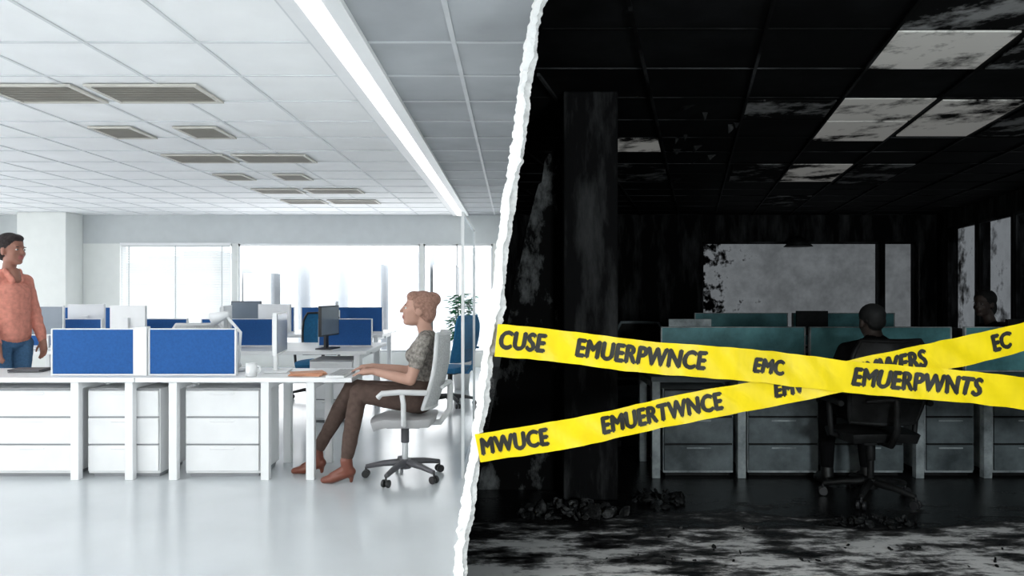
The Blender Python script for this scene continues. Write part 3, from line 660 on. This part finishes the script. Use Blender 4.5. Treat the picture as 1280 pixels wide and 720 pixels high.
# loose untucked blouse: flares over the waistband, open collar
w.cone(pt(.01, 0, 1.02), pt(.01, 0, 1.35), .128, .118, 1, l2, 1.28)
w.cone(pt(.075, 0, 1.47), pt(.055, 0, 1.54), .028, .034, 0, l2, 1.3)
for q in (-1, 1): w.cone(pt(.085, q*.045, 1.46), pt(.03, q*.065, 1.55), .016, .018, 1)
w.hand(J['wr_l'], f2*.15-V((0, 0, 1)), -l2, 1, 0, .6); w.hand(J['wr_r'], f2*.15-V((0, 0, 1)), l2, -1, 0, .6)
w.head(pt(.03, 0, 1.715), (1, -.25, .0), (0, 0, 1), [((0, -.030, .055), (.088, .098, .088)), ((0, -.07, 0), (.070, .055, .08)), ((0, -.125, .05), (.05, .05, .05)), ((0, .03, .095), (.06, .05, .035))], 1.10)
w.build(folds=.010)
# burnt side people, coloured nearly black
mats3 = [mat('dark_skin', (.06, .042, .035), .6), cloth('dark_jacket', (.006, .006, .0065)), cloth('dark_trousers', (.005, .005, .0055)), mat('black_shoes', (.004, .004, .004), .5), mat('dark_hair', (.006, .006, .006), .8, bump=.6), mat('eye_grey', (.1, .1, .1), .4), eyed, mat('lips_brown', (.04, .02, .018), .5)]
w = Person('man_seated', mats3, (1, 0, 0)); cx, cy = 2.38, 4.76
J = dict(pelvis=(cx, cy-.06, .61), waist=(cx, cy-.07, .77), chest=(cx, cy-.06, .93), neck=(cx, cy-.04, 1.07), headbase=(cx, cy, 1.14), fwd=(0, 1, 0),
         sh_l=(cx-.195, cy-.05, .99), el_l=(cx-.25, cy+.06, .74), wr_l=(cx-.15, cy+.34, .80), sh_r=(cx+.195, cy-.05, .99), el_r=(cx+.25, cy+.06, .74), wr_r=(cx+.15, cy+.34, .80),
         hp_l=(cx-.09, cy-.03, .59), kn_l=(cx-.13, cy+.38, .60), an_l=(cx-.14, cy+.36, .11), to_l=(cx-.15, cy+.51, 0), hp_r=(cx+.09, cy-.03, .59), kn_r=(cx+.13, cy+.38, .60), an_r=(cx+.14, cy+.36, .11), to_r=(cx+.15, cy+.51, 0), ground_l=0, ground_r=0)
w.body(J, False, 1, 1.04)
w.hand(J['wr_l'], (.1, 1, -.05), (0, 0, 1), -1, 0, .3); w.hand(J['wr_r'], (-.1, 1, -.05), (0, 0, 1), 1, 0, .3)
w.head((cx, cy+.01, 1.175), (0, 1, -.12), (0, 0, 1), [((0, -.02, .045), (.082, .092, .080)), ((0, -.07, .0), (.064, .042, .06))], .98)
w.build(.008)
w = Person('woman_seated', mats3, (0, 1, 0)); cx, cy = 4.34, 6.55
J = dict(pelvis=(cx+.04, cy, .61), waist=(cx+.04, cy, .77), chest=(cx+.04, cy, .93), neck=(cx+.02, cy, 1.09), headbase=(cx-.02, cy, 1.17), fwd=(-1, 0, 0),
         sh_l=(cx+.03, cy-.17, 1.02), el_l=(cx-.05, cy-.22, .75), wr_l=(cx-.32, cy-.18, .80), sh_r=(cx+.03, cy+.17, 1.02), el_r=(cx-.05, cy+.22, .75), wr_r=(cx-.32, cy+.18, .80),
         hp_l=(cx+.02, cy-.09, .59), kn_l=(cx-.42, cy-.12, .60), an_l=(cx-.42, cy-.13, .10), to_l=(cx-.57, cy-.13, 0), hp_r=(cx+.02, cy+.09, .59), kn_r=(cx-.42, cy+.12, .6), an_r=(cx-.42, cy+.13, .10), to_r=(cx-.57, cy+.13, 0), ground_l=0, ground_r=0)
w.body(J, True, 1, .93)
w.hand(J['wr_l'], (-1, .1, -.1), (0, 0, 1), 1, 0, .3); w.hand(J['wr_r'], (-1, -.1, -.1), (0, 0, 1), -1, 0, .3)
w.head((cx-.05, cy, 1.25), (-1, -.5, -.05), (0, 0, 1), [((0, -.03, .05), (.090, .098, .09)), ((0, -.07, -.03), (.075, .05, .09))], 1.0)
w.build(.008)

# ------------------------------------------------------------------ world + camera
wd = bpy.data.worlds.new('World'); S.world = wd; wd.use_nodes = True
bg = wd.node_tree.nodes['Background']; bg.inputs[0].default_value = (.96, .98, 1, 1); bg.inputs[1].default_value = 3.6
cd = bpy.data.cameras.new('Camera'); cd.sensor_width = 36; cd.lens = 36*F/1280; cd.clip_end = 300
co = bpy.data.objects.new('Camera', cd); COL.objects.link(co); co.location = (0, 0, CH); co.rotation_euler = (math.pi/2, 0, 0); S.camera = co
